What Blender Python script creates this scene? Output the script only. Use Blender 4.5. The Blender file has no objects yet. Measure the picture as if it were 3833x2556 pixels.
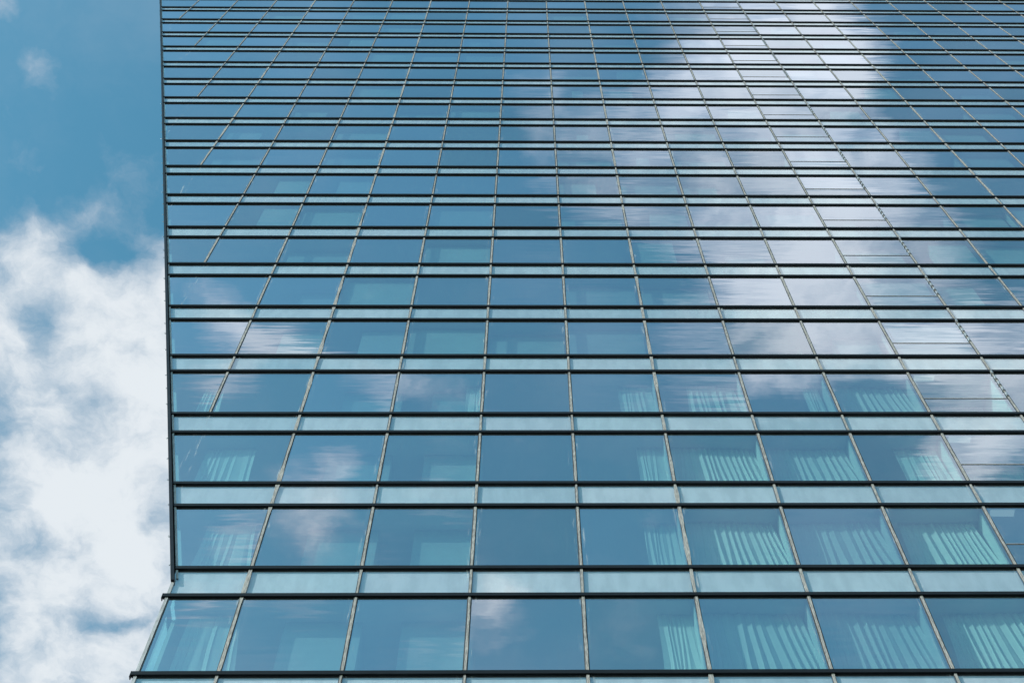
import bpy, math, random
from mathutils import Vector, Matrix
random.seed(11)
sc = bpy.context.scene
C = sc.collection

# ------------------------------------------------------------------ measures
D = 15.7                       # facade plane (glass) at y = D, camera above the origin
Z0 = 1.6                       # eye height
BAY = 2.17
NROW = 22                      # storeys from the first one in view to the top
def mx(n): return -5.43 + BAY * n
def sill(k):                   # underside of the bar below storey k
    return Z0 + 20.415 + 3.332 * k - 0.0042 * k * k
def head(k): return sill(k) + 2.385 - 0.006 * k
KINK = Z0 + 23.42
def edge(z):                   # x of the left corner of the facade at height z
    return -6.87 if z <= KINK else -6.87 - 0.2385 * (z - KINK)
XR = mx(17)                    # right hand corner
TOP = sill(NROW)
DEPTH = 15.0
BAR_P, BAR_V = 0.045, 0.090

# ------------------------------------------------------------------ node helpers
class N:
    def __init__(s, tree):
        s.t = tree; s.n = tree.nodes; s.l = tree.links
    def add(s, typ, **kw):
        n = s.n.new(typ)
        for k, v in kw.items(): setattr(n, k, v)
        return n
    def put(s, sock, v):
        if isinstance(v, bpy.types.NodeSocket): s.l.new(v, sock)
        elif v is not None: sock.default_value = v
    def m(s, op, a, b=None, c=None, clamp=False):
        n = s.add('ShaderNodeMath', operation=op, use_clamp=clamp)
        for i, v in enumerate((a, b, c)):
            if v is not None: s.put(n.inputs[i], v)
        return n.outputs[0]
    def v(s, op, a, b=None, c=None):
        n = s.add('ShaderNodeVectorMath', operation=op)
        for i, v in enumerate((a, b, c)):
            if v is not None: s.put(n.inputs[i], v)
        return n.outputs['Value'] if op in ('DOT_PRODUCT', 'LENGTH') else n.outputs['Vector']
    def scale(s, a, f):
        n = s.add('ShaderNodeVectorMath', operation='SCALE')
        s.put(n.inputs[0], a); s.put(n.inputs['Scale'], f)
        return n.outputs['Vector']
    def comb(s, x, y, z):
        n = s.add('ShaderNodeCombineXYZ')
        s.put(n.inputs[0], x); s.put(n.inputs[1], y); s.put(n.inputs[2], z)
        return n.outputs[0]
    def sep(s, v):
        n = s.add('ShaderNodeSeparateXYZ'); s.put(n.inputs[0], v)
        return n.outputs
    def noise(s, vec, scale, detail=4, rough=.5, dist=0):
        n = s.add('ShaderNodeTexNoise')
        s.put(n.inputs['Vector'], vec); n.inputs['Scale'].default_value = scale
        n.inputs['Detail'].default_value = detail; n.inputs['Roughness'].default_value = rough
        n.inputs['Distortion'].default_value = dist
        return n
    def mix(s, f, a, b, blend='MIX'):
        n = s.add('ShaderNodeMix', data_type='RGBA', blend_type=blend)
        s.put(n.inputs[0], f); s.put(n.inputs[6], a); s.put(n.inputs[7], b)
        return n.outputs[2]
    def mr(s, v, a, b, c=0., d=1., smooth=True):
        n = s.add('ShaderNodeMapRange', interpolation_type='SMOOTHSTEP' if smooth else 'LINEAR')
        s.put(n.inputs[0], v)
        for i, q in enumerate((a, b, c, d)): s.put(n.inputs[i + 1], q)
        return n.outputs[0]

def new_mat(name):
    m = bpy.data.materials.new(name); m.use_nodes = True
    t = N(m.node_tree); m.node_tree.nodes.clear()
    out = t.add('ShaderNodeOutputMaterial')
    return m, t, out

def lamp_mat():
    m, t, out = new_mat('lamp_diffuser')
    e = t.add('ShaderNodeEmission'); e.inputs[0].default_value = (.95, 1., .93, 1); e.inputs[1].default_value = .42
    t.l.new(e.outputs[0], out.inputs[0]); return m

def principled(name, col, rough=.5, metal=0., var=0., nscale=6., stretch=(1, 1, 1), bump=0., spec=.5, col2=None):
    m, t, out = new_mat(name)
    p = t.add('ShaderNodeBsdfPrincipled')
    p.inputs['Roughness'].default_value = rough; p.inputs['Metallic'].default_value = metal
    p.inputs['Specular IOR Level'].default_value = spec
    co = t.add('ShaderNodeTexCoord').outputs['Object']
    vec = t.v('MULTIPLY', co, tuple(stretch))
    nz = t.noise(vec, nscale, 6, .6)
    c2 = col2 or tuple(max(0, c * (1 - var)) for c in col)
    f = t.mr(nz.outputs[0], .36, .64)
    t.put(p.inputs['Base Color'], t.mix(f, (*col, 1), (*c2, 1)))
    if bump:
        b = t.add('ShaderNodeBump'); b.inputs['Strength'].default_value = bump
        b.inputs['Distance'].default_value = .01
        t.put(b.inputs['Height'], nz.outputs[0]); t.put(p.inputs['Normal'], b.outputs[0])
    t.l.new(p.outputs[0], out.inputs[0])
    return m

def glass_mat(name, tint, refl, r0, wav=1.0, r1=.62):
    """coated curtain wall glass: a see-through tinted sheet with a mirror coat whose
    roller waves and slight tilt differ from pane to pane"""
    m, t, out = new_mat(name)
    geo = t.add('ShaderNodeNewGeometry')
    at = t.add('ShaderNodeAttribute', attribute_name='pane', attribute_type='GEOMETRY')
    rnd = at.outputs['Vector']
    rs = t.sep(rnd)
    pos = geo.outputs['Position']
    off = t.scale(rnd, 37.0)
    # long, flat roller waves
    va = t.v('ADD', t.v('MULTIPLY', pos, (.50, .50, 7.)), off)
    na = t.noise(va, 1.0, 3, .55)
    # slow warp of the sheet
    vb = t.v('ADD', t.v('MULTIPLY', pos, (.45, .45, .8)), off)
    nb = t.noise(vb, 1.0, 1, .5)
    # how wavy this pane is
    amt = t.mr(rs[2], 0., 1., .15, 1.35)
    half = (.5, .5, .5)
    wa = t.v('MULTIPLY', t.v('SUBTRACT', na.outputs[1], half), (.036 * wav, .0, .020 * wav))
    wa = t.scale(wa, amt)
    wb = t.v('MULTIPLY', t.v('SUBTRACT', nb.outputs[1], half), (.012 * wav, .0, .008 * wav))
    wt = t.v('MULTIPLY', t.v('SUBTRACT', rnd, half), (.011, .0, .008))
    n = t.v('NORMALIZE', t.v('ADD', geo.outputs['Normal'], t.v('ADD', t.v('ADD', wa, wb), wt)))
    c = t.m('ABSOLUTE', t.v('DOT_PRODUCT', geo.outputs['Normal'], geo.outputs['Incoming']))
    f = t.m('POWER', t.m('SUBTRACT', 1., c, clamp=True), 3.0)
    fac = t.m('MULTIPLY', t.m('MULTIPLY_ADD', f, r1, r0), t.mr(rs[1], 0., 1., .86, 1.08, smooth=False))
    # rain marks and fine dust, plus a grey veil painted in as hazy sheen
    dn = t.noise(t.v('MULTIPLY', pos, (9., 9., .9)), 1.0, 5, .7)
    dust_haze = t.mr(dn.outputs[0], .50, .85, .026, .050)
    # old sealant smeared on the glass beside the mullions
    px_ = t.sep(pos)[0]
    fr = t.m('ABSOLUTE', t.m('SUBTRACT', t.m('FRACT', t.m('MULTIPLY_ADD', px_, 1 / BAY, 5.43 / BAY + 20.5)), .5))
    near = t.mr(fr, .03, .085, 1., 0.)
    sn = t.noise(t.v('MULTIPLY', pos, (22., 22., 1.6)), 1.0, 3, .6)
    dust_haze = t.m('MULTIPLY_ADD', near, t.mr(sn.outputs[0], .56, .74, 0., .42), dust_haze)
    tr = t.add('ShaderNodeBsdfTransparent'); t.put(tr.inputs[0], t.mix(t.m('MULTIPLY', rs[0], 1.), (*tint, 1), (tint[0] * .88, tint[1] * .94, tint[2] * .95, 1)))
    gl = t.add('ShaderNodeBsdfGlossy'); gl.inputs[0].default_value = (*refl, 1)
    gl.inputs['Roughness'].default_value = .012
    t.put(gl.inputs['Normal'], n)
    mx_ = t.add('ShaderNodeMixShader')
    t.put(mx_.inputs[0], fac); t.l.new(tr.outputs[0], mx_.inputs[1]); t.l.new(gl.outputs[0], mx_.inputs[2])
    df = t.add('ShaderNodeBsdfDiffuse'); df.inputs[0].default_value = (.55, .56, .58, 1)
    m2 = t.add('ShaderNodeMixShader')
    t.put(m2.inputs[0], dust_haze); t.l.new(mx_.outputs[0], m2.inputs[1]); t.l.new(df.outputs[0], m2.inputs[2])
    t.l.new(m2.outputs[0], out.inputs[0])
    return m

def curtain_mat():
    m, t, out = new_mat('curtain_cloth')
    co = t.add('ShaderNodeTexCoord').outputs['Object']
    nz = t.noise(t.v('MULTIPLY', co, (60., 60., 90.)), 1., 2, .5)
    col = t.mix(nz.outputs[0], (.93, .94, .90, 1), (.85, .88, .85, 1))
    d = t.add('ShaderNodeBsdfDiffuse'); t.put(d.inputs[0], col)
    l = t.add('ShaderNodeBsdfTranslucent'); t.put(l.inputs[0], col)
    x = t.add('ShaderNodeMixShader'); x.inputs[0].default_value = .32
    t.l.new(d.outputs[0], x.inputs[1]); t.l.new(l.outputs[0], x.inputs[2]); t.l.new(x.outputs[0], out.inputs[0])
    return m

M = {}
M['glass'] = glass_mat('window_glass', (.66, .95, .93), (.87, .905, 1.0), .50, 1.3)
M['spglass'] = glass_mat('spandrel_glass', (.90, .94, .98), (.90, .93, .98), .28, .45, .55)
M['panel'] = principled('spandrel_backing', (.76, .79, .80), .6, var=.16, nscale=1.2, stretch=(2.5, 1, .8))
M['black'] = principled('black_painted_aluminium', (.009, .011, .015), .5, var=.3, nscale=3, spec=.2, stretch=(.4, 1, 1))
M['post'] = principled('dark_corner_aluminium', (.014, .017, .024), .5, spec=.2, var=.3, nscale=3)
M['gasket'] = principled('rubber_gasket', (.045, .05, .06), .6)
M['mullion'] = principled('weathered_sealant_strip', (.40, .37, .355), .65, nscale=7., stretch=(9, 9, .9), bump=.5, col2=(.19, .175, .17))
M['trim'] = principled('grey_edge_trim', (.42, .42, .44), .5, nscale=5, stretch=(6, 6, .7), bump=.2, col2=(.26, .25, .26))
M['ceiling'] = principled('painted_ceiling', (.68, .71, .71), .8, var=.05, nscale=1)
M['wall'] = principled('painted_room_wall', (.66, .70, .68), .8, var=.06, nscale=1)
M['backwall'] = principled('room_back_wall', (.58, .61, .61), .8, var=.1, nscale=.7)
M['floor'] = principled('room_carpet', (.10, .10, .11), .9, var=.3, nscale=20)
M['closet'] = principled('closet_laminate', (.40, .43, .42), .6, var=.15, nscale=.9)
M['white'] = principled('white_lamp_housing', (.88, .90, .88), .4)
M['steel'] = principled('galvanised_steel', (.62, .62, .64), .38, metal=.7, var=.3, nscale=30)
M['concrete'] = principled('roof_concrete', (.38, .37, .35), .85, var=.25, nscale=1.3, bump=.2)
M['paving'] = principled('plaza_paving', (.25, .245, .235), .85, var=.3, nscale=.6, bump=.2)
M['ground'] = principled('town_ground', (.10, .11, .10), .9, var=.5, nscale=.02)
M['lamp'] = lamp_mat()
M['curtain'] = curtain_mat()

# ------------------------------------------------------------------ mesh builder
class MB:
    def __init__(s): s.v = []; s.f = []; s.r = []
    def quad(s, pts, rnd=None):
        b = len(s.v); s.v += [tuple(p) for p in pts]; s.f.append(tuple(range(b, b + len(pts)))); s.r.append(rnd or (0, 0, 0))
    def hexa(s, lo, hi):
        """lo / hi: four bottom and four top points, both counter-clockwise from above"""
        b = len(s.v); s.v += [tuple(p) for p in lo] + [tuple(p) for p in hi]
        for q in ((3, 2, 1, 0), (4, 5, 6, 7), (0, 1, 5, 4), (1, 2, 6, 5), (2, 3, 7, 6), (3, 0, 4, 7)):
            s.f.append(tuple(b + i for i in q)); s.r.append((0, 0, 0))
    def box(s, x0, x1, y0, y1, z0, z1):
        s.hexa([(x0, y0, z0), (x1, y0, z0), (x1, y1, z0), (x0, y1, z0)],
               [(x0, y0, z1), (x1, y0, z1), (x1, y1, z1), (x0, y1, z1)])
    def slant(s, xa, xb, ta, tb, y0, y1, z0, z1):
        """box between heights z0 and z1 whose sides run from x=xa..xb at the foot to ta..tb at the top"""
        s.hexa([(xa, y0, z0), (xb, y0, z0), (xb, y1, z0), (xa, y1, z0)],
               [(ta, y0, z1), (tb, y0, z1), (tb, y1, z1), (ta, y1, z1)])
    def build(s, name, mat, parent=None, bevel=0.):
        me = bpy.data.meshes.new(name); me.from_pydata(s.v, [], s.f); me.materials.append(mat)
        a = me.attributes.new('pane', 'FLOAT_VECTOR', 'FACE')
        for i, r in enumerate(s.r): a.data[i].vector = r
        me.update()
        o = bpy.data.objects.new(name, me); C.objects.link(o)
        if parent: o.parent = parent
        if bevel:
            b = o.modifiers.new('Bevel', 'BEVEL'); b.width = bevel; b.segments = 2
        return o

def tag(o, label=None, cat=None, group=None, kind=None):
    if label: o['label'] = label
    if cat: o['category'] = cat
    if group: o['group'] = group
    if kind: o['kind'] = kind
    return o

# ------------------------------------------------------------------ ground
g = MB(); g.quad([(-4000, -4000, 0), (4000, -4000, 0), (4000, 4000, 0), (-4000, 4000, 0)])
tag(g.build('ground', M['ground']), 'flat ground round the tower', kind='structure')
g = MB(); g.box(-30, 50, -12, D - .4, .004, .12)
tag(g.build('pavement', M['paving']), 'stone pavement at the foot of the tower', kind='structure')

# ------------------------------------------------------------------ the tower
tower = bpy.data.objects.new('glass_tower', None); C.objects.link(tower)
tower.location = (0, 0, 0)
tag(tower, 'tall blue glass tower with black horizontal bars and a left corner that leans outwards', 'building')

def first_mullion(z):          # leftmost mullion that a storey with its sill at z has
    n = 0
    while mx(n - 1) - edge(z) > .9: n -= 1
    return n

class Split:
    """the first `limit` go in as parts of their own, the rest as one merged part"""
    def __init__(s, name, mat, limit=100, rest='', bevel=0.):
        s.name, s.mat, s.limit, s.n, s.rest, s.mb, s.bevel = name, mat, limit, 0, rest or name, MB(), bevel
    def put(s, fn, parent=None, label=None):
        s.n += 1
        if s.n <= s.limit:
            mb = MB(); fn(mb)
            o = mb.build(s.name, s.mat, parent or tower, s.bevel)
            if label: o['label'] = label
            return o
        fn(s.mb); return None
    def close(s):
        if s.mb.f:
            o = s.mb.build(s.rest, s.mat, tower); o['kind'] = 'stuff'

win = Split('window', M['glass'], 100)
spn = Split('spandrel_panel', M['panel'], 99)
VENT = 7                       # the column of opening windows
def rv(): return (random.random(), random.random(), random.random())

gas_rest = MB(); spg_rest = MB(); hin_rest = MB(); rail_rest = MB()
def gasket(mb, xa, xb, ta, tb, z0, z1):
    w = .016; y0, y1 = D - .007, D + .02
    mb.slant(xa, xa + w, ta, ta + w, y0, y1, z0, z1)
    mb.slant(xb - w, xb, tb - w, tb, y0, y1, z0, z1)
    mb.slant(ta + w, tb - w, ta + w, tb - w, y0, y1, z1 - w, z1)

def cell(k, xa, xb, ta, tb, z0, z1, col, visible=True):
    """one window of storey k"""
    fx = (ta - xa) / max(z1 - z0, .01)
    if col == VENT:
        zs = z0 + .36 * (z1 - z0)
        r1, r2 = rv(), rv()
        r1 = (r1[0], r1[1], .9)
        def fn(mb):
            mb.quad([(xa, D, z0), (xb, D, z0), (xb, D, zs - .006), (xa, D, zs - .006)], r1)
            mb.quad([(xa, D - .004, zs + .006), (xb, D - .004, zs + .006), (xb, D - .004, z1), (xa, D - .004, z1)], r2)
    else:
        r1 = rv()
        def fn(mb): mb.quad([(xa, D, z0), (xb, D, z0), (tb, D, z1), (ta, D, z1)], r1)
    o = win.put(fn)
    if o:
        mb = MB(); gasket(mb, xa, xb, ta, tb, z0, z1); mb.build('gasket', M['gasket'], o)
    else: gasket(gas_rest, xa, xb, ta, tb, z0, z1)
    if col == VENT:
        zs = z0 + .36 * (z1 - z0)
        if o: o['label'] = 'window with a hinged upper light above a narrow rail'
        mb = MB() if o else rail_rest
        mb.box(xa + .02, xb - .02, D - .012, D + .03, zs - .009, zs + .009)
        if o: mb.build('sash_rail', M['mullion'], o)
        for j in range(5):
            zz = zs + .10 + j * (z1 - zs - .25) / 4
            mb = MB() if o else hin_rest
            mb.box(xb - .012, xb + .036, D - .060, D - .022, zz, zz + .15)
            mb.box(xb - .002, xb + .02, D - .070, D - .0602, zz + .04, zz + .11)
            if o: mb.build('hinge', M['steel'], o)

def spandrel(xa, xb, ta, tb, z0, z1):
    def fn(mb): mb.slant(xa, xb, ta, tb, D + .040, D + .075, z0, z1)
    o = spn.put(fn)
    r = rv()
    mb = MB() if o else spg_rest
    mb.quad([(xa, D, z0), (xb, D, z0), (tb, D, z1), (ta, D, z1)], r)
    if o: mb.build('glass_pane', M['spglass'], o)

KMIN = -6
for k in range(0, NROW):
    zs, zh, zn = sill(k), head(k), sill(k + 1)
    n0 = first_mullion(zs + .07)
    xs_n = list(range(n0, 18))
    wz0, wz1 = zs + BAR_V * .5, zh + BAR_V * .5
    sz0, sz1 = zh + BAR_V * .5, zn + BAR_V * .5
    # edge cell, then the regular ones
    if k == 0 or True:
        def ex(z): return edge(z) + .05
        cell(k, ex(wz0), mx(n0) - .03, ex(wz1), mx(n0) - .03, wz0, wz1, -99)
        if wz1 < KINK < sz1 + .2 and k == 0:
            # the storey where the corner starts to lean
            spandrel(ex(sz0), mx(n0) - .03, ex(sz1), mx(n0) - .03, sz0, sz1)
        else:
            spandrel(ex(sz0), mx(n0) - .03, ex(sz1), mx(n0) - .03, sz0, sz1)
    for n in xs_n[:-1]:
        xa, xb = mx(n) + .03, mx(n + 1) - .03
        cell(k, xa, xb, xa, xb, wz0, wz1, n)
        spandrel(xa, xb, xa, xb, sz0, sz1)
# storeys below the picture
for k in range(KMIN, 0):
    zs, zh, zn = sill(k), head(k), sill(k + 1)
    for n in range(-1, 17):
        xa = (edge(zs) + .05) if n == -1 else mx(n) + .03
        xb = mx(n + 1) - .03
        if k == -1: spandrel(xa, xb, xa, xb, zh + .03, zn + .03)
        else: spg_rest.quad([(xa, D, zh), (xb, D, zh), (xb, D, zn), (xa, D, zn)], rv())
        cell(k, xa, xb, xa, xb, zs + .03, zh + .03, n if n != -1 else -99)
        if k < -1: spn.mb.box(xa, xb, D + .040, D + .075, zh, zn)
win.rest = 'upper_windows'; spn.rest = 'upper_spandrel_panels'
win.close(); spn.close()
for mb, nm, mt in ((gas_rest, 'upper_gaskets', 'gasket'), (spg_rest, 'upper_spandrel_glass', 'spglass'),
                   (hin_rest, 'upper_hinges', 'steel'), (rail_rest, 'upper_sash_rails', 'mullion')):
    if mb.f: mb.build(nm, M[mt], tower)['kind'] = 'stuff'

# mullions: one continuous weathered strip each
for n in range(-9, 18):
    z0 = .2
    if n < 0:
        ks = [k for k in range(NROW) if first_mullion(sill(k) + .07) <= n]
        if not ks: continue
        z0 = sill(ks[0]) + .05
    mb = MB(); x = mx(n)
    mb.box(x - .034, x + .034, D - .006, D + .12, z0, TOP)
    o = mb.build('mullion', M['gasket'], tower)
    mb = MB(); rr = random.Random(n + 50)
    # sealant strip, slightly uneven along its length
    steps = int((TOP - z0) / .45); L = []
    for i in range(steps + 1):
        zz = z0 + (TOP - z0) * i / steps
        heavy = 1.0 if n not in (0, -3, 4, 10) else rr.choice((1.0, 1.3, 1.9))
        w = heavy * (.024 if zz < KINK + 20 else .019) + rr.uniform(-.006, .006); sh = rr.uniform(-.004, .004)
        L.append((x + sh - w, x + sh + w, zz))
    for a, b in zip(L[:-1], L[1:]):
        mb.slant(a[0], a[1], b[0], b[1], D - .020, D - .004, a[2], b[2])
    mb.build('sealant_strip', M['mullion'], o)

# horizontal bars
def bar(z):
    xl = edge(z) - (.07 if z < KINK else -.03)
    mb = MB()
    mb.box(xl, XR + .08, D - BAR_P, D - .002, z + .006, z + BAR_V)
    mb.box(xl, XR + .08, D - BAR_P - .004, D - BAR_P + .006, z, z + BAR_V + .004)
    mb.box(xl + .01, XR + .07, D - .012, D + .03, z - .006, z + .0058)
    o = mb.build('horizontal_bar', M['black'], tower)
    if z < KINK:
        mb = MB(); mb.box(xl - .014, xl - .0005, D - BAR_P - .006, D + .03, z - .055, z + BAR_V + .006); mb.build('end_cap', M['black'], o)
for k in range(-4, NROW + 1): bar(sill(k))
for k in range(-4, NROW): bar(head(k))

# corner: vertical below, leaning outwards above
mb = MB()
mb.box(-6.89, -6.83, D - .02, D + .12, .2, KINK)
mb.build('corner_trim', M['trim'], tower)
mb = MB()
zt = TOP
mb.slant(edge(KINK) - .03, edge(KINK) + .042, edge(zt) - .03, edge(zt) + .042, D - .075, D + .15, KINK - .10, zt)
mb.build('corner_post', M['post'], tower)
mb = MB()
mb.slant(edge(KINK) + .044, edge(KINK) + .088, edge(zt) + .044, edge(zt) + .088, D - .02, D + .10, KINK + .02, zt)
mb.build('corner_trim', M['trim'], tower)
# little eye bolts along the leaning corner
def ring(mb, c, r, t, axis_tilt):
    a_n, b_n = 14, 6
    base = len(mb.v)
    for i in range(a_n):
        a = 2 * math.pi * i / a_n
        for j in range(b_n):
            b = 2 * math.pi * j / b_n
            rr = r + t * math.cos(b)
            p = Vector((rr * math.cos(a), t * math.sin(b), rr * math.sin(a)))
            p.rotate(Matrix.Rotation(axis_tilt, 3, 'Z'))
            mb.v.append(tuple(p + Vector(c)))
    for i in range(a_n):
        for j in range(b_n):
            q = (i * b_n + j, ((i + 1) % a_n) * b_n + j, ((i + 1) % a_n) * b_n + (j + 1) % b_n, i * b_n + (j + 1) % b_n)
            mb.f.append(tuple(base + w for w in q)); mb.r.append((0, 0, 0))
rr = random.Random(4)
for k in range(0, NROW):
    for q in (.32, 1.25, 2.3):
        z = sill(k) + q + rr.uniform(-.25, .25)
        if z < KINK + .1: continue
        x = edge(z) - .055
        mb = MB(); ring(mb, (x - .018, D - .03, z), .021, .005, rr.uniform(-.8, .8))
        mb.box(x - .005, x + .02, D - .036, D - .024, z - .006, z + .006)
        if k < 12: mb.build('eye_bolt', M['steel'], tower)

# left flank behind the leaning corner, right flank, rear, roof
gl = MB(); bl = MB(); pn = MB()
for k in range(KMIN, NROW):
    for z0, z1, kind in ((sill(k), head(k), 'w'), (head(k), sill(k + 1), 's')):
        z0 += .03; z1 += .03
        pts = [z0, z1] if not (z0 < KINK < z1) else [z0, KINK, z1]
        for a, b in zip(pts[:-1], pts[1:]):
            for i in range(6):
                ya, yb = D + .18 + i * 2.45 + .04, D + .18 + (i + 1) * 2.45
                gl.quad([(edge(a), yb, a), (edge(a), ya, a), (edge(b), ya, b), (edge(b), yb, b)], rv())
                if kind == 's':
                    pn.hexa([(edge(a) + .12, ya, a), (edge(a) + .16, ya, a), (edge(a) + .16, yb, a), (edge(a) + .12, yb, a)],
                            [(edge(b) + .12, ya, b), (edge(b) + .16, ya, b), (edge(b) + .16, yb, b), (edge(b) + .12, yb, b)])
        bl.box(edge(z0) - .06, edge(z0) + .04, D + .16, D + DEPTH, z0 - .03, z0 + .03)
for i in range(7):
    y = D + .18 + i * 2.45
    bl.box(-6.93, -6.83, y - .04, y + .045, .2, KINK)
    bl.slant(edge(KINK) - .03, edge(KINK) + .07, edge(TOP) - .03, edge(TOP) + .07, y - .04, y + .045, KINK + .001, TOP)
gl.build('flank_glazing', M['glass'], tower)['kind'] = 'stuff'
pn.build('flank_spandrel_panels', M['panel'], tower)['kind'] = 'stuff'
bl.build('flank_bars', M['black'], tower)['kind'] = 'stuff'
mb = MB(); mb.box(XR + .09, XR + .3, D - .05, D + DEPTH, 0, TOP); mb.build('right_flank', M['concrete'], tower)
mb = MB()
mb.box(-6.6, XR + .08, D + DEPTH - .3, D + DEPTH, 0, KINK)
mb.slant(edge(KINK) + .2, XR + .08, edge(TOP) + .2, XR + .08, D + DEPTH - .3, D + DEPTH, KINK, TOP)
mb.build('rear_wall', M['concrete'], tower)
mb = MB(); mb.box(edge(TOP) + .1, XR, D + .17, D + DEPTH - .31, TOP + .05, TOP + .6); mb.build('roof', M['concrete'], tower)
mb = MB(); mb.box(-6.8, XR, D + .0, D + .3, .12, sill(KMIN) - .02); mb.build('plinth', M['concrete'], tower)

# interiors: slabs (their undersides are the ceilings), back walls, partitions
for k in range(-2, NROW):
    z0, z1 = head(k) + .035, sill(k + 1) - .02
    mb = MB(); mb.slant(edge(z0) + .14, XR - .05, edge(z1) + .14, XR - .05, D + .10, D + 6.0, z0, z1)
    mb.build('floor_slab', M['ceiling'], tower)
for k in range(-1, NROW):
    z0, z1 = sill(k) + .0, head(k) + .03
    mb = MB(); mb.slant(edge(z0) + 2.4, XR - .06, edge(z1) + 2.4, XR - .06, D + 5.2, D + 5.35, z0, z1)
    mb.build('back_wall', M['backwall'], tower)
    mb = MB(); zc_ = max(z0, min(KINK, z1)) if z0 < KINK < z1 else z0
    mb.slant(edge(z0) + .05, edge(z0) + .13, edge(z1) + .05, edge(z1) + .13, D + .52, D + 5.19, z0, z1 - .002)
    mb.build('side_wall', M['wall'], tower)
part = Split('partition', M['wall'], 100, 'upper_partitions')
for k in range(-1, NROW):
    z0, z1 = sill(k), head(k) + .03
    n0 = first_mullion(sill(k) + .07) if k >= 0 else 0
    for n in range(n0, 17):
        if n % 2 == 0 and n != 0 or (n < 0 and n % 2 == 0):
            part.put(lambda mb: mb.box(mx(n) - .05, mx(n) + .05, D + (.14 if k < 4 else .8), D + 5.19, z0, z1))
        elif n >= 5 and n % 2 == 1 and k < 4:
            part.put(lambda mb: mb.box(mx(n) - .05, mx(n) + .05, D + .14, D + .62, z0, z1))
part.close()
# pale closet fronts and headboards standing across the rooms
iw = Split('closet_front', M['closet'], 60, 'upper_closet_fronts')
rr = random.Random(21)
for k in range(-1, NROW):
    z0, z1 = sill(k) + .002, head(k) + .03
    n0 = first_mullion(sill(k) + .07) if k >= 0 else 0
    if k < 4:
        iw.put(lambda mb: mb.box(mx(0) + .78, mx(1) + .1, D + .58, D + 1.2, z0, z1 - .002))
        iw.put(lambda mb: mb.box(mx(1) + .86, mx(2) - .06, D + .58, D + 1.2, z0, z1 - .002))
        iw.put(lambda mb: mb.box(mx(3) - .42, mx(3) + .75, D + 1.5, D + 1.6, z0, z0 + 1.75))
    else:
        for n in range(n0, 16):
            if rr.random() < .62:
                a = mx(n) + rr.choice((.06, .06, .06, .9)); b = mx(n + 1) - rr.choice((.06, .06, .06, .8))
                dd = rr.uniform(.10, .55)
                iw.put(lambda mb: mb.box(a, b, D + dd, D + dd + .3, z0, z1 - .002))
iw.close()

# ------------------------------------------------------------------ curtains
def curtain(k, x0, x1, y, pleats, seed, label, top=0., lean=0., flare=.5):
    full = .45 if x1 - x0 < 1.2 else .85        # narrow drapes hang in shallow folds
    r = random.Random(seed)
    z0, z1 = sill(k) + .01, head(k) + .02 - top
    nx = max(40, int(pleats * 12)); nz = 16
    ph = [r.uniform(0, 6.28) for _ in range(4)]
    wob = [r.uniform(-.5, .5) for _ in range(int(pleats) + 3)]
    v = []; f = []
    W = x1 - x0
    for j in range(nz + 1):
        t = j / nz                                    # 0 foot, 1 top
        for i in range(nx + 1):
            s = i / nx
            p = s * pleats + .45 * math.sin(s * 5.1 + ph[0]) + .16 * math.sin(s * 17 + ph[1] + 1.2 * (1 - t))
            q = int(p) if p > 0 else 0
            amp = full * (.030 + .012 * math.sin(11 * s + ph[1]) + .040 * (1 - t) * flare * 1.6) * (1 + .5 * wob[min(max(q, 0), len(wob) - 1)])
            a = math.sin(2 * math.pi * p)
            drift = .035 * math.sin(3.1 * t + wob[min(max(q, 0), len(wob) - 1)] * 6) * (1 - t)
            x = x0 + W * s + drift + (lean * (1 - t) + .10 * (1 - t) ** 2) * (s - .25) * W + .02 * math.sin(4 * math.pi * p) + .03 * (1 - t) * math.sin(ph[2] + 9 * s)
            v.append((x, y + amp * a + .02 * math.sin(ph[3] + 3 * s), z0 + (z1 - z0) * t))
    for j in range(nz):
        for i in range(nx):
            a = j * (nx + 1) + i
            f.append((a, a + 1, a + nx + 2, a + nx + 1))
    me = bpy.data.meshes.new('curtain'); me.from_pydata(v, [], f); me.materials.append(M['curtain'])
    for p in me.polygons: p.use_smooth = True
    o = bpy.data.objects.new('curtain', me); C.objects.link(o)
    cx = (x0 + x1) / 2
    me.transform(Matrix.Translation((-cx, -y, -z0))); o.location = (cx, y, z0)
    tag(o, label, 'curtain', 'sheer pleated curtains behind the lower windows')
    return o

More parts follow.
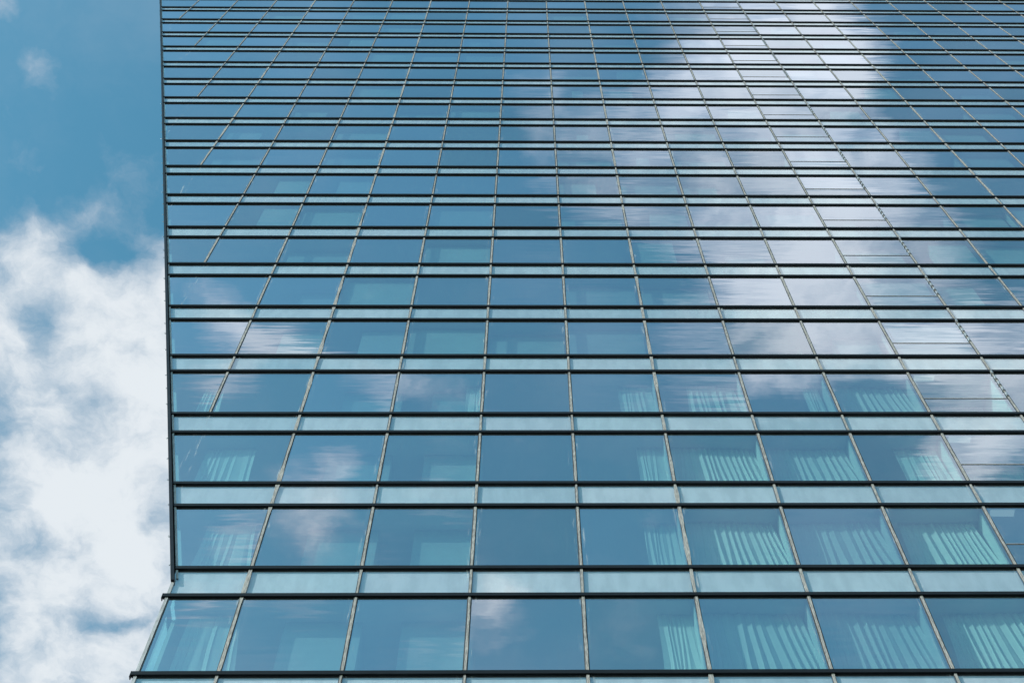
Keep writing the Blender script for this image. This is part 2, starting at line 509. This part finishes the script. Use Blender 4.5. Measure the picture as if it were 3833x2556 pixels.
storey = {0: 'bottom row', 1: 'second row up',
          2: 'third row up', 3: 'fourth row up'}
Y = D + .42
cl = [  # storey, x0, x1, depth, pleats, label
 (0, -6.42, -5.50, Y, 5, 'narrow draped curtain beside the cut corner in the {s}', 0, .25),
 (0, mx(3) + 1.45, mx(4) - .07, Y, 6, 'narrow bright curtain, right side of an otherwise open pane, {s}', 0, .05),
 (0, mx(4) + .06, mx(5) - .12, Y, 12, 'broad pleated curtain just right of the narrow bright one, {s}', 0, .12),
 (0, mx(5) + .10, mx(6) - .14, Y, 13, 'middle of the three broad pleated curtains, {s}', 0, .12),
 (0, mx(6) + .45, mx(7) + .0, Y, 12, 'broad curtain at the right edge of the photo, {s}', 0, .12),
 (1, -6.75, -5.78, Y, 6, 'draped curtain left of the first mullion where the corner starts leaning, {s}', 0, .2),
 (1, mx(3) + 1.42, mx(4) - .07, Y, 6, 'narrow gathered curtain at the right of its pane, {s}', 0, .05),
 (1, mx(4) + .06, mx(5) - .12, Y, 14, 'broad curtain right of the narrow gathered one, {s}', 0, .12),
 (1, mx(5) + .08, mx(6) - .14, Y, 11, 'middle broad curtain with even folds, {s}', 0, .12),
 (1, mx(6) + .40, mx(7) - .14, Y, 12, 'curtain left of the pane with the rail, {s}', 0, .12),
 (2, -7.45, -6.35, Y, 7, 'wide folded curtain against the leaning corner, {s}', 0, .1),
 (2, mx(3) + 1.50, mx(4) - .07, Y, 5, 'thin strip of curtain at the right of its pane, {s}', 0, .05),
 (2, mx(4) + .06, mx(5) - .12, Y, 14, 'first broad curtain right of the thin strip, {s}', 0, .12),
 (2, mx(5) + .20, mx(6) - .14, Y, 12, 'second broad curtain right of the thin strip, {s}', 0, .12),
 (2, mx(6) + 1.05, mx(7) - .14, Y, 7, 'half width curtain left of the pane with the rail, {s}', 0, .05),
 (2, mx(7) + .3, mx(8) - .14, D + .9, 11, 'curtain hanging deep behind the pane with the rail, {s}', 0, .05),
 (3, -8.15, -7.68, Y, 4, 'small curtain in the slanted corner pane, {s}', 0, .2),
 (3, mx(1) + 1.70, mx(2) - .07, Y, 4, 'small lone curtain left of the centre, {s}', 0, .05),
 (3, mx(3) + 1.25, mx(4) - .07, Y, 6, 'short curtain in the pane left of the broad ones, {s}', 0, .05),
 (3, mx(4) + .85, mx(5) - .12, Y, 8, 'curtain over the right half of its pane, {s}', 0, .05),
 (3, mx(5) + 1.60, mx(6) - .14, Y, 4, 'thin curtain strip beside the mullion, {s}', 0, .05),
 (3, mx(6) + .12, mx(7) - .14, Y, 12, 'full width curtain left of the pane with the rail, {s}', 0, .12),
 (3, mx(7) + .3, mx(8) - .14, D + 1.0, 11, 'deep set curtain behind the pane with the rail, {s}', 0, .05),
]
for i, (k, x0, x1, y, pl, lab, tp, ln) in enumerate(cl):
    curtain(k, x0, x1, y, pl, 100 + i, lab.format(s=storey[k]), tp, ln)

# ------------------------------------------------------------------ ceiling lamps in the column with the rails
for k, nm in ((1, 'second'), (2, 'third'), (3, 'fourth'), (4, 'fifth')):
    r = bpy.data.objects.new('ceiling_light', None); C.objects.link(r)
    z = head(k) + .035
    r.location = (mx(7) + .44, D + .15, z)
    mb = MB(); mb.box(-.29, .29, -.10, .12, -.03, -.001); mb.build('housing', M['white'], r, .006)
    mb = MB(); mb.box(-.26, .26, -.07, .09, -.040, -.0305); mb.build('diffuser', M['lamp'], r, .004)
    tag(r, 'pale ceiling light behind the railed pane in the %s row from the bottom' % nm, 'ceiling light', 'ceiling lights behind the opening windows')

# ------------------------------------------------------------------ camera
cam_d = bpy.data.cameras.new('camera'); cam = bpy.data.objects.new('camera', cam_d); C.objects.link(cam)
F_, PX = 3265., 93.
zc = Vector((35.5 - PX, 1479., -F_)).normalized()
xc = Vector((181000. - PX, -166., -F_)).normalized()
xc = (xc - zc * xc.dot(zc)).normalized(); yc = zc.cross(xc)
R3 = Matrix((xc, yc, zc))                  # world <- camera
cam.matrix_world = Matrix.Translation((0, 0, Z0)) @ R3.to_4x4()
cam_d.sensor_width = 36.; cam_d.lens = 36. * F_ / 2351.; cam_d.shift_x = -PX / 2351.
cam_d.clip_start = .1; cam_d.clip_end = 12000
sc.camera = cam

# ------------------------------------------------------------------ light
S = Vector((-1.70, -1.0, .75)).normalized()
sd = bpy.data.lights.new('sun', 'SUN'); sd.energy = 5.0; sd.angle = math.radians(.53); sd.color = (1., .965, .91)
so = bpy.data.objects.new('sun', sd); C.objects.link(so)
so.rotation_euler = S.to_track_quat('Z', 'Y').to_euler(); so.location = S * 60

w = bpy.data.worlds.new('World'); sc.world = w; w.use_nodes = True
t = N(w.node_tree); w.node_tree.nodes.clear()
sky = t.add('ShaderNodeTexSky', sky_type='NISHITA'); sky.sun_disc = False
sky.sun_elevation = math.asin(S.z); sky.sun_rotation = math.atan2(S.x, S.y)
sky.air_density = 1.; sky.dust_density = 1.2; sky.ozone_density = 1.
dirv = t.add('ShaderNodeTexCoord').outputs['Generated']
ds = t.sep(dirv)
zz = t.m('MAXIMUM', ds[2], .06)
uv = t.comb(t.m('DIVIDE', ds[0], zz), t.m('DIVIDE', ds[1], zz), 0.)
# turbulent displacement of the cloud field
wn = t.noise(uv, 14., 5, .6).outputs[1]
uvw = t.v('ADD', uv, t.v('MULTIPLY', t.v('SUBTRACT', wn, (.5, .5, .5)), (.05, .05, 0.)))
us = t.sep(uvw); hom = t.comb(us[0], us[1], 1.)
def ray(px_, py_):
    return R3 @ Vector((px_ - 1175.5 - PX, 784. - py_, -F_))
def cuv(px_, py_, refl):
    d = ray(px_, py_)
    return Vector((d.x / d.z, (-d.y if refl else d.y) / d.z))
CLOUDS = [  # where each bank of cloud stands: bearing pair, half sizes, turn, strength, in front (0) or behind the viewer (1)
 (60, 700, 200, 150, 0, 1.0, 0), (300, 780, 170, 130, 0, 1.5, 0), (270, 980, 190, 230, 0, 1.9, 0), (60, 1130, 170, 170, 0, 1.2, 0),
 (220, 1330, 240, 170, 0, 1.3, 0), (60, 1500, 180, 130, 0, 1.1, 0), (330, 1550, 140, 90, 0, .8, 0), (30, 560, 90, 60, 0, .8, 0), (700, 1000, 300, 500, 0, 1., 0),
 (360, 620, 60, 60, 0, .6, 0),
 (0, 20, 60, 40, 0, .75, 0), (95, 165, 60, 45, 40, .6, 0), (235, 470, 40, 45, 30, .42, 0), (300, 390, 30, 30, 0, .15, 0),
 (100, 745, 62, 42, 60, -1.1, 0), (30, 985, 40, 22, 0, -.4, 0), (95, 1215, 50, 50, 20, -.9, 0), (270, 1430, 80, 28, -12, -.9, 0), (20, 1400, 70, 60, 0, -.6, 0),
 (240, 590, 110, 40, 0, -.7, 0),
 # the clouds the glass mirrors
 (1800, -60, 170, 200, 0, 1.3, 1), (1800, 140, 235, 130, 0, 1.3, 1), (1830, 300, 240, 130, 0, 1.2, 1), (1880, 440, 210, 120, 0, 1.2, 1),
 (1880, 600, 220, 110, 0, 1.2, 1), (1840, 740, 230, 90, 0, 1.1, 1), (1980, 830, 150, 60, 0, .8, 1), (2240, 830, 150, 120, 25, 1.3, 1), (2300, 1000, 120, 70, 0, 1.1, 1),
 (2130, 560, 110, 90, 20, .7, 1), (1540, 330, 180, 70, 15, .8, 1), (1510, 500, 180, 55, 10, .75, 1), (1230, 240, 70, 80, 0, .75, 1),
 (1300, 340, 90, 45, 0, .7, 1), (1560, 230, 130, 55, 0, .8, 1), (1300, 430, 90, 40, 0, .6, 1),
 (1680, 880, 160, 45, 0, .7, 1), (1460, 900, 60, 50, 0, .4, 1), (930, 870, 130, 60, 10, 1.0, 1), (560, 760, 120, 60, 20, 1.0, 1),
 (690, 790, 100, 45, 20, .65, 1), (500, 880, 70, 60, 10, .6, 1), (780, 1085, 60, 45, 0, .8, 1), (700, 1200, 120, 70, 15, .75, 1), (500, 1230, 70, 70, 0, .5, 1),
 (620, 1370, 120, 40, 0, .55, 1), (1130, 1390, 60, 50, 20, 1.3, 1), (1130, 1500, 200, 50, 0, .3, 1), (1020, 1120, 90, 50, 0, .4, 1), (450, 1390, 60, 40, 0, .5, 1), (2200, 1070, 90, 50, 0, .5, 1),
 (1520, 1220, 60, 40, 0, .4, 1), (860, 690, 90, 40, 0, .3, 1), (1280, 1020, 200, 20, 0, .25, 1), (1120, 780, 90, 30, 0, .25, 1),
 (2220, 200, 150, 300, -30, -.7, 1), (900, 300, 260, 300, 0, -.4, 1), (1200, 650, 160, 120, 0, -.3, 1),
]
acc = None
for cx, cy, rx, ry, rot, wt, rf in CLOUDS:
    p0 = cuv(cx, cy, rf); e = 4.
    ju = (cuv(cx + e, cy, rf) - p0) / e; jv = (cuv(cx, cy + e, rf) - p0) / e
    a = math.radians(rot); ca, sa = math.cos(a), math.sin(a)
    A = (ju * ca + jv * sa) * rx; B = (jv * ca - ju * sa) * ry
    det = A.x * B.y - A.y * B.x
    q1 = (B.y / det, -B.x / det); q2 = (-A.y / det, A.x / det)
    v1 = (q1[0], q1[1], -(q1[0] * p0.x + q1[1] * p0.y)); v2 = (q2[0], q2[1], -(q2[0] * p0.x + q2[1] * p0.y))
    d1 = t.v('DOT_PRODUCT', hom, v1); d2 = t.v('DOT_PRODUCT', hom, v2)
    r2 = t.m('MULTIPLY_ADD', d1, d1, t.m('MULTIPLY', d2, d2))
    gss = t.m('POWER', .42, r2)
    acc = t.m('MULTIPLY', gss, wt) if acc is None else t.m('MULTIPLY_ADD', gss, wt, acc)
acc = t.m('SUBTRACT', 1., t.m('POWER', .32, acc))
# broken cloud over the rest of the sky
far = t.noise(uv, 1.3, 4, .5).outputs[0]
rad = t.v('LENGTH', uv)
farm = t.mr(rad, .95, 1.6)
acc = t.m('ADD', acc, t.m('MULTIPLY', farm, t.mr(far, .42, .62, 0., 1.)))
fb = t.noise(uvw, 16., 9, .62).outputs[0]
fb2 = t.noise(uvw, 5.5, 5, .55).outputs[0]
dens = t.m('ADD', acc, t.m('MULTIPLY_ADD', t.m('SUBTRACT', fb, .5), 1.45, t.m('MULTIPLY', t.m('SUBTRACT', fb2, .5), 1.0)))
cov = t.mr(dens, .12, 1.0)
shade = t.mr(dens, .35, 1.05)
ccol = t.mix(shade, (.50, .585, .69, 1), (.79, .845, .89, 1))
base = t.mix(1., t.scale(sky.outputs[0], .10), (1., 1., 1., 1), 'MULTIPLY')
SKYTINT = (1.24, 2.56, 2.44)
base = t.v('MULTIPLY', base, SKYTINT)
ccol = t.scale(ccol, t.mr(ds[1], .2, -.2, 1., 1.25))
veil = t.m('MULTIPLY', t.mr(t.noise(uvw, 4.2, 6, .6).outputs[0], .42, .68), .15)
cov = t.m('MAXIMUM', cov, veil)
final = t.mix(cov, base, ccol)
bg = t.add('ShaderNodeBackground'); bg.inputs[1].default_value = 1.
t.put(bg.inputs[0], final)
wo = t.add('ShaderNodeOutputWorld'); t.l.new(bg.outputs[0], wo.inputs[0])
w.cycles.sampling_method = 'MANUAL'; w.cycles.sample_map_resolution = 512

# ------------------------------------------------------------------ render settings
sc.view_settings.view_transform = 'Standard'; sc.view_settings.look = 'None'
sc.view_settings.exposure = 0.; sc.view_settings.gamma = 1.
cy = sc.cycles
cy.max_bounces = 8; cy.transparent_max_bounces = 12; cy.diffuse_bounces = 3; cy.glossy_bounces = 3
cy.caustics_reflective = False; cy.caustics_refractive = False
cy.use_denoising = True
